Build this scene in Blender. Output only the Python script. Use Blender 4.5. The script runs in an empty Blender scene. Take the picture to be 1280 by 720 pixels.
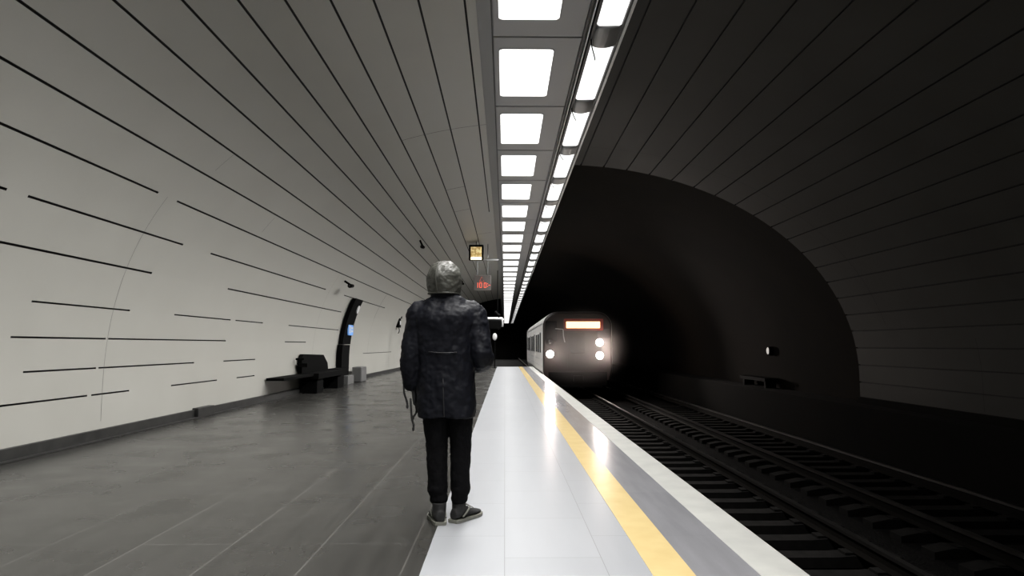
import bpy, bmesh, math, random
from mathutils import Vector, Matrix
random.seed(7)
SC = bpy.context.scene
COL = SC.collection
PI = math.pi
CAMH = 1.18
FPX = 820.0
VX, VY = 631.0, 432.0

# ------------------------------------------------------------------ materials
def mat(name, color=(.5,.5,.5), rough=.5, metal=0.0, spec=.5, emit=None, estr=0.0, coat=0.0):
    m = bpy.data.materials.new(name); m.use_nodes = True
    b = m.node_tree.nodes['Principled BSDF']
    b.inputs['Base Color'].default_value = (*color, 1)
    b.inputs['Roughness'].default_value = rough
    b.inputs['Metallic'].default_value = metal
    b.inputs['Specular IOR Level'].default_value = spec
    b.inputs['Coat Weight'].default_value = coat
    if emit:
        b.inputs['Emission Color'].default_value = (*emit, 1)
        b.inputs['Emission Strength'].default_value = estr
    return m

def N(m, t, **kw):
    n = m.node_tree.nodes.new(t)
    for k, v in kw.items(): setattr(n, k, v)
    return n
def L(m, a, b): m.node_tree.links.new(a, b)
def bsdf(m): return m.node_tree.nodes['Principled BSDF']

def noisy(m, c1, c2, scale=3.0, detail=4.0, stretch=(1,1,1), rough=None, bump=0.0, bscale=None, dist=.01):
    """mix two colours by noise, optionally vary roughness and bump"""
    tc = N(m, 'ShaderNodeTexCoord'); mp = N(m, 'ShaderNodeMapping')
    mp.inputs['Scale'].default_value = stretch
    L(m, tc.outputs['Object'], mp.inputs['Vector'])
    nz = N(m, 'ShaderNodeTexNoise'); nz.inputs['Scale'].default_value = scale; nz.inputs['Detail'].default_value = detail
    L(m, mp.outputs[0], nz.inputs['Vector'])
    cr = N(m, 'ShaderNodeValToRGB')
    cr.color_ramp.elements[0].position = .3; cr.color_ramp.elements[1].position = .7
    cr.color_ramp.elements[0].color = (*c1, 1); cr.color_ramp.elements[1].color = (*c2, 1)
    L(m, nz.outputs['Fac'], cr.inputs[0]); L(m, cr.outputs[0], bsdf(m).inputs['Base Color'])
    if rough:
        mr = N(m, 'ShaderNodeMapRange'); mr.inputs['To Min'].default_value = rough[0]; mr.inputs['To Max'].default_value = rough[1]
        mr.inputs['From Min'].default_value = .3; mr.inputs['From Max'].default_value = .7
        L(m, nz.outputs['Fac'], mr.inputs[0]); L(m, mr.outputs[0], bsdf(m).inputs['Roughness'])
    if bump:
        n2 = N(m, 'ShaderNodeTexNoise'); n2.inputs['Scale'].default_value = bscale or scale * 6; n2.inputs['Detail'].default_value = 3
        L(m, mp.outputs[0], n2.inputs['Vector'])
        bp = N(m, 'ShaderNodeBump'); bp.inputs['Strength'].default_value = bump; bp.inputs['Distance'].default_value = dist
        L(m, n2.outputs['Fac'], bp.inputs['Height']); L(m, bp.outputs[0], bsdf(m).inputs['Normal'])
    return m

def tile_mat(name, base, var, joint, rowh, width, rough, yoff=0.0, streak=None, mortar=.004, bump=.15):
    """stone tiles: rows run along Y, row height across X"""
    m = mat(name, base, rough[0])
    tc = N(m, 'ShaderNodeTexCoord'); sp = N(m, 'ShaderNodeSeparateXYZ'); cb = N(m, 'ShaderNodeCombineXYZ')
    L(m, tc.outputs['Object'], sp.inputs[0])
    ad = N(m, 'ShaderNodeMath', operation='ADD'); ad.inputs[1].default_value = 50 * rowh + yoff
    L(m, sp.outputs['X'], ad.inputs[0]); L(m, sp.outputs['Y'], cb.inputs[0]); L(m, ad.outputs[0], cb.inputs[1])
    br = N(m, 'ShaderNodeTexBrick'); br.offset = .5
    br.inputs['Scale'].default_value = 1; br.inputs['Mortar Size'].default_value = mortar; br.inputs['Mortar Smooth'].default_value = .2
    br.inputs['Brick Width'].default_value = width; br.inputs['Row Height'].default_value = rowh; br.inputs['Bias'].default_value = 0
    br.inputs['Color1'].default_value = (*base, 1); br.inputs['Color2'].default_value = (*var, 1); br.inputs['Mortar'].default_value = (*joint, 1)
    L(m, cb.outputs[0], br.inputs['Vector'])
    mp = N(m, 'ShaderNodeMapping'); mp.inputs['Scale'].default_value = (5, .6, 1)
    L(m, tc.outputs['Object'], mp.inputs['Vector'])
    nz = N(m, 'ShaderNodeTexNoise'); nz.inputs['Scale'].default_value = 2.2; nz.inputs['Detail'].default_value = 6
    L(m, mp.outputs[0], nz.inputs['Vector'])
    mx = N(m, 'ShaderNodeMix', data_type='RGBA', blend_type='MULTIPLY'); mx.inputs[0].default_value = streak or .35
    cr = N(m, 'ShaderNodeValToRGB'); cr.color_ramp.elements[0].position = .35; cr.color_ramp.elements[1].position = .68
    cr.color_ramp.elements[0].color = (.35,.35,.35,1); cr.color_ramp.elements[1].color = (1,1,1,1)
    L(m, nz.outputs['Fac'], cr.inputs[0]); L(m, br.outputs['Color'], mx.inputs[6]); L(m, cr.outputs[0], mx.inputs[7])
    L(m, mx.outputs[2], bsdf(m).inputs['Base Color'])
    mr = N(m, 'ShaderNodeMapRange'); mr.inputs['From Min'].default_value = .3; mr.inputs['From Max'].default_value = .7
    mr.inputs['To Min'].default_value = rough[0]; mr.inputs['To Max'].default_value = rough[1]
    n3 = N(m, 'ShaderNodeTexNoise'); n3.inputs['Scale'].default_value = 1.7; n3.inputs['Detail'].default_value = 5
    L(m, tc.outputs['Object'], n3.inputs['Vector']); L(m, n3.outputs['Fac'], mr.inputs[0]); L(m, mr.outputs[0], bsdf(m).inputs['Roughness'])
    n4 = N(m, 'ShaderNodeTexNoise'); n4.inputs['Scale'].default_value = 35; n4.inputs['Detail'].default_value = 2
    L(m, tc.outputs['Object'], n4.inputs['Vector'])
    bp = N(m, 'ShaderNodeBump'); bp.inputs['Strength'].default_value = bump; bp.inputs['Distance'].default_value = .002
    L(m, n4.outputs['Fac'], bp.inputs['Height']); L(m, bp.outputs[0], bsdf(m).inputs['Normal'])
    return m

M = {}
M['panel'] = noisy(mat('enamel_panel', rough=.42), (.43,.423,.388), (.465,.458,.422), scale=.9, rough=(.38,.5))
M['panel_shaded'] = noisy(mat('shaded_panel', rough=.6, spec=.06), (.050,.048,.044), (.062,.060,.056), scale=.9, rough=(.55,.65))  # track-side copy of the panel, its shade put into a darker colour
M['groove'] = mat('groove_black', (.006,.006,.006), .8)
M['joint'] = mat('joint_grey', (.10,.10,.095), .7)
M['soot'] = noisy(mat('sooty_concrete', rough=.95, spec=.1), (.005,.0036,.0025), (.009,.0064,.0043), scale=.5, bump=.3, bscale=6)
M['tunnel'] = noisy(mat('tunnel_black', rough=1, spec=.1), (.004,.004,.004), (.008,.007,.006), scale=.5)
M['tile_dark'] = tile_mat('dark_floor_tile', (.043,.042,.039), (.036,.035,.032), (.085,.083,.077), .54, 2.7, (.19,.31), streak=.45, mortar=.006)
M['tile_light'] = tile_mat('light_floor_tile', (.37,.38,.40), (.35,.36,.38), (.20,.20,.21), .54, .84, (.275,.28), streak=.05, mortar=.0022, bump=.08)
M['tile_edge'] = tile_mat('grey_edge_floor', (.26,.26,.275), (.245,.245,.26), (.2,.2,.2), 2.9, 1.2, (.235,.245), yoff=.1, streak=.2, mortar=.001, bump=.15)
M['white_edge'] = noisy(mat('white_kerb', rough=.55), (.42,.42,.40), (.5,.5,.47), scale=4)
M['yellow'] = noisy(mat('yellow_line', rough=.24), (.62,.475,.22), (.68,.53,.26), scale=5)
M['kerb'] = noisy(mat('black_skirting', rough=.5), (.012,.012,.012), (.03,.03,.028), scale=6)
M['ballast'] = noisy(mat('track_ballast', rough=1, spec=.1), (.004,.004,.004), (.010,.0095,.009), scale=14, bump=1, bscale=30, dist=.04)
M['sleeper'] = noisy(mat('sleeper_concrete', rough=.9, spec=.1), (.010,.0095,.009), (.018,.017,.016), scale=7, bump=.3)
M['rail'] = mat('rail_steel', (.30,.29,.28), .32, 1.0)
M['railrust'] = mat('rail_rust', (.006,.005,.004), .9, spec=.1)
M['alu'] = mat('lamp_metal', (.38,.38,.385), .5, .1)
M['alu_dark'] = mat('dark_channel', (.02,.02,.02), .5)
M['lip'] = mat('white_lip', (.85,.85,.85), .35)
M['lamp'] = mat('lamp_diffuser', (.9,.9,.9), .4, emit=(1,.99,.97), estr=1.6)
M['lamp2'] = mat('side_diffuser', (.9,.9,.9), .4, emit=(1,.99,.98), estr=1.3)
M['black'] = mat('black_paint', (.0022,.0022,.0022), .8, spec=.06)
M['blackm'] = mat('black_metal', (.012,.012,.012), .35, .3)
M['grey'] = mat('grey_metal', (.22,.22,.22), .4, .5)
M['silver'] = mat('silver_metal', (.55,.55,.55), .3, .8)
M['white'] = mat('white_plastic', (.8,.8,.8), .4)

# ------------------------------------------------------------------ helpers
def link(name, bm, m, parent=None, smooth=False, weld=True):
    if weld: bmesh.ops.remove_doubles(bm, verts=bm.verts, dist=1e-5)
    bmesh.ops.recalc_face_normals(bm, faces=bm.faces)
    me = bpy.data.meshes.new(name); bm.to_mesh(me); bm.free()
    for mm in (m if isinstance(m, (list, tuple)) else [m]): me.materials.append(mm)
    if smooth:
        for p in me.polygons: p.use_smooth = True
    o = bpy.data.objects.new(name, me); COL.objects.link(o)
    if parent: o.parent = parent
    return o
def empty(name, loc, label, cat, group=None, rz=0):
    o = bpy.data.objects.new(name, None); COL.objects.link(o)
    o.location = loc; o.rotation_euler = (0,0,rz); o.empty_display_size = .1
    return tag(o, label, cat, group)
def tag(o, label, cat, group=None, kind=None):
    o['label'] = label; o['category'] = cat
    if group: o['group'] = group
    if kind: o['kind'] = kind
    return o
def struct(o): o['kind'] = 'structure'; return o
def copy_tree(o, parent=None):
    c = o.copy(); COL.objects.link(c)
    if parent: c.parent = parent
    for ch in list(o.children): copy_tree(ch, c)
    return c
def box(bm, x0, x1, y0, y1, z0, z1, mi=0, bev=0.0):
    vs = [bm.verts.new((x, y, z)) for x in (x0,x1) for y in (y0,y1) for z in (z0,z1)]
    fs = []
    for q in ((0,1,3,2),(4,6,7,5),(0,4,5,1),(2,3,7,6),(0,2,6,4),(1,5,7,3)):
        f = bm.faces.new([vs[i] for i in q]); f.material_index = mi; fs.append(f)
    if bev:
        bm.normal_update()
        es = list({e for f in fs for e in f.edges})
        r = bmesh.ops.bevel(bm, geom=es, offset=bev, segments=3, profile=.5, affect='EDGES')
        for f in r['faces']: f.material_index = mi
    return vs
def prism(bm, poly, axis, a0, a1, mi=0):
    """extrude closed 2D polygon along axis. axis 'y': poly=(x,z); 'x': (y,z); 'z': (x,y)"""
    def P(p, a): return {'y': (p[0], a, p[1]), 'x': (a, p[0], p[1]), 'z': (p[0], p[1], a)}[axis]
    A = [bm.verts.new(P(p, a0)) for p in poly]; B = [bm.verts.new(P(p, a1)) for p in poly]
    n = len(poly)
    for i in range(n):
        f = bm.faces.new((A[i], A[(i+1)%n], B[(i+1)%n], B[i])); f.material_index = mi
    f = bm.faces.new(A); f.material_index = mi
    f = bm.faces.new(B[::-1]); f.material_index = mi
def rrect(x0, x1, y0, y1, r, seg=5):
    out = []
    for cx, cy, a0 in ((x1-r, y1-r, 0), (x0+r, y1-r, 90), (x0+r, y0+r, 180), (x1-r, y0+r, 270)):
        for k in range(seg+1):
            a = math.radians(a0 + 90*k/seg); out.append((cx + r*math.cos(a), cy + r*math.sin(a)))
    return out
def catmull(P, n):
    P = [Vector(p) for p in P]
    if len(P) < 3:
        return [P[0].lerp(P[-1], i/n) for i in range(n+1)]
    Q = [2*P[0]-P[1]] + P + [2*P[-1]-P[-2]]
    out = []
    for i in range(1, len(Q)-2):
        for k in range(n):
            t = k/n; a, b, c, d = Q[i-1], Q[i], Q[i+1], Q[i+2]
            out.append(.5*((2*b)+(c-a)*t+(2*a-5*b+4*c-d)*t*t+(3*b-a-3*c+d)*t**3))
    out.append(P[-1]); return out
def tube(bm, pts, rad, seg=12, sub=4, side=None, cap=True, mi=0, expo=2.0, round_end=False):
    """pts: centre points; rad: list of r or (ra, rb); side: direction of ra"""
    R = [(r, r) if not isinstance(r, (tuple, list)) else r for r in rad]
    R4 = [Vector((r[0], r[1], 0)) for r in R]
    if sub > 1: P = catmull(pts, sub); RR = catmull(R4, sub)
    else: P = [Vector(p) for p in pts]; RR = R4
    if round_end:
        for (end, s) in ((0, 1), (-1, -1)):
            d = (P[0]-P[1]).normalized() if end == 0 else (P[-1]-P[-2]).normalized()
            r = RR[end]; base = P[end].copy(); m = min(r.x, r.y)
            ex = [(base + d*m*math.sin(a), Vector((r.x*math.cos(a), r.y*math.cos(a), 0))) for a in (math.radians(30), math.radians(58), math.radians(80))]
            if end == 0: P = [e[0] for e in ex[::-1]] + P; RR = [e[1] for e in ex[::-1]] + RR
            else: P = P + [e[0] for e in ex]; RR = RR + [e[1] for e in ex]
    s = Vector(side) if side else Vector((1,0,0))
    rings = []
    for i, p in enumerate(P):
        t = (P[min(i+1, len(P)-1)] - P[max(i-1, 0)]).normalized()
        u = s - t*s.dot(t)
        if u.length < 1e-4: u = Vector((0,1,0)) - t*t.y
        u.normalize(); v = t.cross(u)
        if not side: s = u
        ring = []
        for k in range(seg):
            a = 2*PI*k/seg; ca, sa = math.cos(a), math.sin(a)
            ca = math.copysign(abs(ca)**(2/expo), ca); sa = math.copysign(abs(sa)**(2/expo), sa)
            ring.append(bm.verts.new(p + u*RR[i].x*ca + v*RR[i].y*sa))
        rings.append(ring)
    for a, b in zip(rings, rings[1:]):
        for k in range(seg):
            f = bm.faces.new((a[k], a[(k+1)%seg], b[(k+1)%seg], b[k])); f.material_index = mi
    if cap:
        f = bm.faces.new(rings[0][::-1]); f.material_index = mi
        f = bm.faces.new(rings[-1]); f.material_index = mi
    return rings
def ball(bm, c, r, seg=16, mi=0):
    r = (r, r, r) if not isinstance(r, (tuple, list)) else r
    mt = Matrix.Translation(c) @ Matrix.Diagonal((*r, 1))
    g = bmesh.ops.create_uvsphere(bm, u_segments=seg, v_segments=max(6, seg//2), radius=1, matrix=mt)
    for v in g['verts']:
        for f in v.link_faces: f.material_index = mi
def cyl(bm, a, b, r, seg=16, mi=0): tube(bm, [a, b], [r, r], seg=seg, sub=1, mi=mi)
def at(px, py, D):
    """world point seen at a picture point, D metres along the platform"""
    return Vector(((px-VX)*D/FPX, D, CAMH + (VY-py)*D/FPX))

# ------------------------------------------------------------------ vault profile
CX, ZC, RA = 1.2, .58, 6.3
def prof_left(grow=0.0, zb=.13):
    b, n = 4.6 + grow, 2.35; a = RA + grow; P = []
    P.append((CX - a, zb))
    for k in range(0, 181):
        t = PI/2 * k/180; c, s = math.cos(t), math.sin(t)
        P.append((CX - a*c**(2/n), ZC + b*s**(2/n)))
    return P
def prof_right(grow=0.0, zb=.10):
    b, n = 4.5 + grow, 2.02; a = RA + grow; P = [(CX + a, zb)]
    for k in range(0, 181):
        t = PI/2 * k/180; c, s = math.cos(t), math.sin(t)
        P.append((CX + a*c**(2/n), ZC + b*s**(2/n)))
    return P
class Prof:
    def __init__(s, P):
        s.P = P; s.S = [0]
        for a, b in zip(P, P[1:]): s.S.append(s.S[-1] + math.dist(a, b))
    def pt(s, u):
        u = max(0, min(u, s.S[-1]))
        for i in range(len(s.P)-1):
            if u <= s.S[i+1] + 1e-9:
                t = (u - s.S[i]) / max(1e-9, s.S[i+1]-s.S[i]); a, b = s.P[i], s.P[i+1]
                return (a[0]+(b[0]-a[0])*t, a[1]+(b[1]-a[1])*t)
        return s.P[-1]
    def nrm(s, u):
        a, b = s.pt(u-.02), s.pt(u+.02); d = (b[0]-a[0], b[1]-a[1]); l = math.hypot(*d)
        nx, nz = d[1]/l, -d[0]/l
        p = s.pt(u)
        if (p[0]-CX)*nx + (p[1]-1.5)*nz < 0: nx, nz = -nx, -nz
        return (nx, nz)     # outward
    def ray(s, dx, dy):
        """arc position where a line of sight (dx right, dy up) meets the profile"""
        ang = math.atan2(dy, dx); best = None
        for i, p in enumerate(s.P):
            a = math.atan2(p[1]-CAMH, p[0]); e = abs(a-ang)
            if best is None or e < best[0]: best = (e, i)
        i = best[1]; lo, hi = s.S[max(0, i-1)], s.S[min(len(s.P)-1, i+1)]
        f = lambda u: (lambda p: (math.atan2(p[1]-CAMH, p[0]) - ang))(s.pt(u))
        for _ in range(40):
            m = (lo+hi)/2
            if f(lo)*f(m) <= 0: hi = m
            else: lo = m
        return (lo+hi)/2
def cladding(name, prof, grooves, y0, y1, gw=.026, depth=.03, m_=None):
    """grooves: list of (arc position, None or list of (ya, yb) where the slot is open)"""
    bm = bmesh.new(); grooves = sorted(grooves, key=lambda g: g[0])
    def strip(ua, ub, n):
        prev = None
        for k in range(n+1):
            p = prof.pt(ua+(ub-ua)*k/n); row = (bm.verts.new((p[0], y0, p[1])), bm.verts.new((p[0], y1, p[1])))
            if prev:
                f = bm.faces.new((prev[0], prev[1], row[1], row[0])); f.smooth = True
            prev = row
    cur = 0.0
    for u, seg in grooves:
        w = gw if u > 1.6 else gw*.8
        strip(cur, u-w/2, max(1, int((u-w/2-cur)/.12)))
        a, b = prof.pt(u-w/2), prof.pt(u+w/2); n = prof.nrm(u)
        ao, bo = (a[0]+n[0]*depth, a[1]+n[1]*depth), (b[0]+n[0]*depth, b[1]+n[1]*depth)
        segs = [(y0, y1)] if seg is None else [(max(y0, s), min(y1, e)) for s, e in seg if e > y0 and s < y1]
        c = y0
        for s, e in segs:
            if s > c + 1e-4: bm.faces.new([bm.verts.new((q[0], yy, q[1])) for q, yy in ((a,c),(a,s),(b,s),(b,c))])
            for q0, q1 in ((a, ao), (ao, bo), (bo, b)):
                f = bm.faces.new([bm.verts.new((q[0], yy, q[1])) for q, yy in ((q0,s),(q0,e),(q1,e),(q1,s))]); f.material_index = 1
            for yy in (s, e):
                f = bm.faces.new([bm.verts.new((q[0], yy, q[1])) for q in (a, b, bo, ao)]); f.material_index = 1
            c = e
        if c < y1 - 1e-4: bm.faces.new([bm.verts.new((q[0], yy, q[1])) for q, yy in ((a,c),(a,y1),(b,y1),(b,c))])
        cur = u + w/2
    strip(cur, prof.S[-1], max(1, int((prof.S[-1]-cur)/.12)))
    return struct(link(name, bm, [m_ or M['panel'], M['groove']], weld=False))
YB = -7.0
PL = Prof(prof_left()); PR = Prof(prof_right())
def seg_px(prof, u, lst):
    X = abs(prof.pt(u)[0]); return [(FPX*X/(VX-a), FPX*X/(VX-b)) for a, b in lst]
gl = []
for (dx, dy, segs) in [
    (-611,-76+3, [(-400,118),(123,169),(220,276),(300,322)]),
    (-611,-33.5, [(38,127),(130,247),(283,322),(455,490)]),
    (-611,10.5,  [(20,137),(140,285),(358,384)]),
    (-611,57,    [(43,165),(220,290),(296,330),(362,424)]),
    (-631,129,   [(-3000,190),(285,427)]),
    (-631,197,   [(-3000,3),(30,227),(262,407),(430,481)]),
    (-631,277,   [(-3000,193),(217,600)]),
    (-631,359,   None), (-611,432,None), (-491,432,None), (-405,432,None), (-335,432,None),
    (-276,432,None), (-219,432,None), (-165,432,None), (-109,432,None), (-51,432,[(-400,622)])]:
    u = PL.ray(dx, dy); X = abs(PL.pt(u)[0])
    s = None
    if segs and dy != 432: s = [(FPX*X/(VX-a), FPX*X/(VX-b)) for a, b in segs]
    elif segs: s = [(-7, 19.0)]
    gl.append((u, s))
W = cladding('wall_left', PL, gl, YB, 55)
gr = []
for dy in (202,162,127,92,58,27,-4,-35,-66): gr.append((PR.ray(649, dy), None))
u = max(g[0] for g in gr)
while u < PR.S[-1]-.9:
    u += .41 + .03*min(3, u-3); gr.append((u, None))
cladding('wall_right', PR, gr, YB, 13.9, m_=M['panel_shaded'])

# transverse panel joints (thin dark lines between neighbouring panels)
bm = bmesh.new()
def joint(prof, Y, ua, ub, w=.007):
    n = max(2, int((ub-ua)/.08)); prev = None
    for k in range(n+1):
        u = ua+(ub-ua)*k/n; p = prof.pt(u); nn = prof.nrm(u); q = (p[0]-nn[0]*.0015, p[1]-nn[1]*.0015)
        row = (bm.verts.new((q[0], Y-w/2, q[1])), bm.verts.new((q[0], Y+w/2, q[1])))
        if prev: bm.faces.new((prev[0], prev[1], row[1], row[0]))
        prev = row
U = sorted(g[0] for g in gl)
joint(PL, 8.45, .1, U[6], .006); joint(PL, 8.9, U[8]-.35, U[8], .006)
joint(PL, 11.4, U[13], PL.S[-1]-1.2, .016); joint(PL, 15.6, U[14], U[15], .03); joint(PL, 18.2, U[14], U[15], .03)
joint(PL, 11.6, U[7]-.4, U[7]-.05, .008); joint(PL, 24.5, U[4], U[6], .03); joint(PL, 24.5, U[1], U[4], .01)
joint(PL, 17.5, .1, U[6], .006); joint(PL, 29, .1, U[5], .012); joint(PL, 22.5, U[15], U[16], .03)

struct(link('trim_1', bm, M['joint'])); bm = bmesh.new()
joint(PR, 12.6, 1.5, PR.S[-1]-.5, .012); joint(PR, 10.3, 0.05, 1.2, .008); joint(PR, 7.2, .05, 3, .006)
struct(link('trim_2', bm, M['groove']))

# bare shell beyond the cladding
def shell(name, prof, y0, y1, m, n=40):
    bm = bmesh.new(); prev = None
    for k in range(n+1):
        p = prof.pt(prof.S[-1]*k/n); row = (bm.verts.new((p[0], y0, p[1])), bm.verts.new((p[0], y1, p[1])))
        if prev:
            f = bm.faces.new((prev[0], prev[1], row[1], row[0])); f.smooth = True
        prev = row
    return struct(link(name, bm, m))
PLo, PRo = Prof(prof_left(.35, -1.3)), Prof(prof_right(.28, -1.3))
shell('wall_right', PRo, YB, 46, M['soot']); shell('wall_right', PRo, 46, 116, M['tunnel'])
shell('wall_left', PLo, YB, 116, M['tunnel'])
def end_ring(name, inner, outer, y, m, th=.05):
    bm = bmesh.new(); n = 60; prev = None
    for k in range(n+1):
        a, b = inner.pt(inner.S[-1]*k/n), outer.pt(outer.S[-1]*k/n)
        row = [bm.verts.new((q[0], yy, q[1])) for q, yy in ((a,y),(b,y),(b,y+th),(a,y+th))]
        if prev:
            for i in range(4):
                bm.faces.new((prev[i], prev[(i+1)%4], row[(i+1)%4], row[i]))
        prev = row
    return struct(link(name, bm, m))
end_ring('trim_4', PR, PRo, 13.9, M['soot']); end_ring('trim_3', PL, PLo, 55, M['tunnel'])
bm = bmesh.new(); box(bm, -7, 9, 116, 116.2, -1.4, 6); struct(link('wall_back', bm, M['tunnel']))
bm = bmesh.new(); box(bm, -7, 9, YB-.2, YB, -1.4, 6); struct(link('wall_front', bm, M['soot']))

# ------------------------------------------------------------------ floor, edge, track bed
PE = 37.0
XB = -.44
bm = bmesh.new(); box(bm, -5.3, XB, YB, PE, -.25, 0); fl = struct(link('floor', bm, M['tile_dark']))
bm = bmesh.new(); box(bm, XB, .765, YB, PE, -.25, 0); struct(link('floor', bm, M['tile_light']))
bm = bmesh.new(); box(bm, .765, 1.32, YB, PE, -.25, 0); struct(link('floor', bm, M['tile_edge']))
bm = bmesh.new(); box(bm, 1.32, 1.57, YB, PE, -.14, .004, bev=.004); tag(link('platform_edge', bm, M['white_edge']), 'long white kerb along the platform edge beside the track', 'platform edge', kind='structure')
bm = bmesh.new(); box(bm, .765, .985, YB, PE, -.001, .0025); tag(link('warning_line', bm, M['yellow']), 'painted yellow warning line running along the platform', 'line')
bm = bmesh.new(); box(bm, -5.3, 1.40, YB, PE, -1.3, -.25); struct(link('platform_wall', bm, M['soot']))
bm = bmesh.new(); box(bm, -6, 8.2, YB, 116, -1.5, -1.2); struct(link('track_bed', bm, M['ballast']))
bm = bmesh.new()
box(bm, -5.13, -5.06, YB, PE, 0, .135, bev=.006); box(bm, -5.06, -5.0, YB, PE, 0, .02, bev=.004)
struct(link('baseboard_left', bm, M['kerb']))
bm = bmesh.new(); box(bm, 7.0, 7.9, YB, 46, -1.2, -.02, bev=.01)
box(bm, 7.42, 7.55, YB, 13.9, -.02, .11)
struct(link('ledge_right', bm, M['tunnel']))
bm = bmesh.new(); box(bm, -5.13, -5.0, 10.9, 11.5, .005, .16, bev=.01)
tag(link('cable_cover', bm, M['kerb']), 'small black cover box on the skirting at the foot of the white wall', 'cover')

# ------------------------------------------------------------------ tracks
def rail_poly(x, z):      # rail head top at z
    return [(x-.035,z),(x+.035,z),(x+.036,z-.035),(x+.01,z-.05),(x+.01,z-.13),(x+.07,z-.15),(x+.07,z-.16),(x-.07,z-.16),(x-.07,z-.15),(x-.01,z-.13),(x-.01,z-.05),(x-.036,z-.035)]
def track(cx, zt, y0, y1, n, ys, label):
    t = empty('railway_track', (cx, 0, zt-.3), label, 'track')
    g = .755
    for s in (-1, 1):
        bm = bmesh.new(); prism(bm, rail_poly(s*g, .3), 'y', y0, y1)
        for f in bm.faces:
            c = f.calc_center_median(); f.material_index = 0 if c.z > .262 else 1
        link('rail', bm, [M['rail'], M['railrust']], t, weld=False)
    bm = bmesh.new(); prism(bm, [(-1.2,0),(1.2,0),(1.2,.1),(.98,.14),(.5,.11),(-.5,.11),(-.98,.14),(-1.2,.1)], 'y', -.12, .12)
    for s in (-1, 1): box(bm, s*g-.16, s*g+.16, -.08, .08, .12, .145)
    s0 = link('sleeper', bm, M['sleeper'], t); s0.location.y = ys
    for i in range(1, n):
        c = s0.copy(); COL.objects.link(c); c.location.y = ys + .62*i
    return t
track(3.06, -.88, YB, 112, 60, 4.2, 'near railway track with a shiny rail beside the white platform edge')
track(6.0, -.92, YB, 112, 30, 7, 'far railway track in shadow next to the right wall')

# ------------------------------------------------------------------ ceiling light strip
ZS = CAMH + 3.8
J0, CL = 10.17, 2.36
K0, K1 = -7, 42
YE = J0 + CL*(K1+1); YS = J0 + CL*K0
bm = bmesh.new()                                    # the trough that carries the lamps
prism(bm, [(-.36,5.2),(-.33,5.08),(-.17,ZS+.02),(-.15,ZS+.02),(-.15,ZS+.06),(.955,ZS+.06),(.955,5.2)], 'y', YS, YE)
prism(bm, [(1.08,ZS+.05),(1.46,ZS+.03),(1.46,5.15),(1.08,5.15)], 'y', YS, YE)
tr = struct(link('light_trough', bm, M['alu']))
bm = bmesh.new()
box(bm, .955, .985, YS, YE, ZS-.02, 5.15); box(bm, 1.045, 1.08, YS, YE, ZS-.03, 5.15); box(bm, .985, 1.045, YS, YE, ZS+.06, 5.15)
box(bm, -.165, -.148, YS, YE, ZS-.01, ZS+.02); box(bm, 1.395, 1.425, YS, YE, ZS-.005, ZS+.05)
struct(link('light_trough_channel', bm, M['alu_dark']))
bm = bmesh.new(); box(bm, 1.007, 1.022, YS, YE, ZS-.03, ZS+.06)
struct(link('light_trough_bar', bm, M['lip']))
bm = bmesh.new(); prism(bm, [(1.425,ZS-.02),(1.455,ZS-.02),(1.455,ZS+.05),(1.425,ZS+.05)], 'y', YS, YE)
struct(link('light_trough_lip', bm, M['lip']))
LP = 118
ORD = ['first','second','third','fourth','fifth','sixth','seventh','eighth','ninth','tenth','eleventh','twelfth']
def make_panel_light():
    t = empty('ceiling_light', (0,0,ZS), '', 'ceiling light', 'square lamp panels in the ceiling strip')
    bm = bmesh.new(); box(bm, -.147, .953, .018, CL-.018, 0, .05, bev=.008); link('panel', bm, M['alu'], t)
    bm = bmesh.new(); prism(bm, rrect(-.075, .63, .32, CL-.46, .06), 'z', -.012, .004); link('diffuser', bm, M['lamp'], t)
    bm = bmesh.new(); prism(bm, rrect(-.09, .645, .305, CL-.445, .07), 'z', -.006, .001); link('lamp_frame', bm, M['grey'], t)
    l = bpy.data.lights.new('lamp_glow', 'AREA'); l.shape = 'RECTANGLE'; l.size = .34; l.size_y = 1.46; l.energy = LP; l.spread = math.radians(126); l.color = (1,.985,.96)
    o = bpy.data.objects.new('lamp_glow', l); COL.objects.link(o); o.parent = t; o.location = (.2775, (.32+CL-.46)/2, -.085); o.rotation_euler = (0, math.radians(20), 0)
    return t
def make_side_light():
    t = empty('cove_light', (0,0,0), '', 'cove light', 'lamps along the track side of the ceiling strip')
    bm = bmesh.new(); prism(bm, [(1.085,ZS+.035),(1.12,ZS-.0),(1.36,ZS-.0),(1.39,ZS+.02),(1.39,ZS+.04)], 'y', .22, CL-.30); link('diffuser', bm, M['lamp2'], t)
    bm = bmesh.new(); tube(bm, [(1.085,-.04,ZS+.02),(1.13,-.04,ZS-.005),(1.25,-.04,ZS-.015),(1.385,-.04,ZS+.01)], [(.20,.03),(.255,.035),(.27,.035),(.265,.03)], side=(0,1,0), seg=20, expo=3.5); link('bracket', bm, M['grey'], t)
    bm = bmesh.new(); tube(bm, [(1.06,-.02,ZS-.03),(1.09,.12,ZS-.06),(1.15,.36,ZS-.06),(1.20,.62,ZS-.01)], [.008]*4, seg=6); link('cable', bm, M['black'], t)
    return t
P0, S0 = make_panel_light(), make_side_light()
first = True
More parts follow.
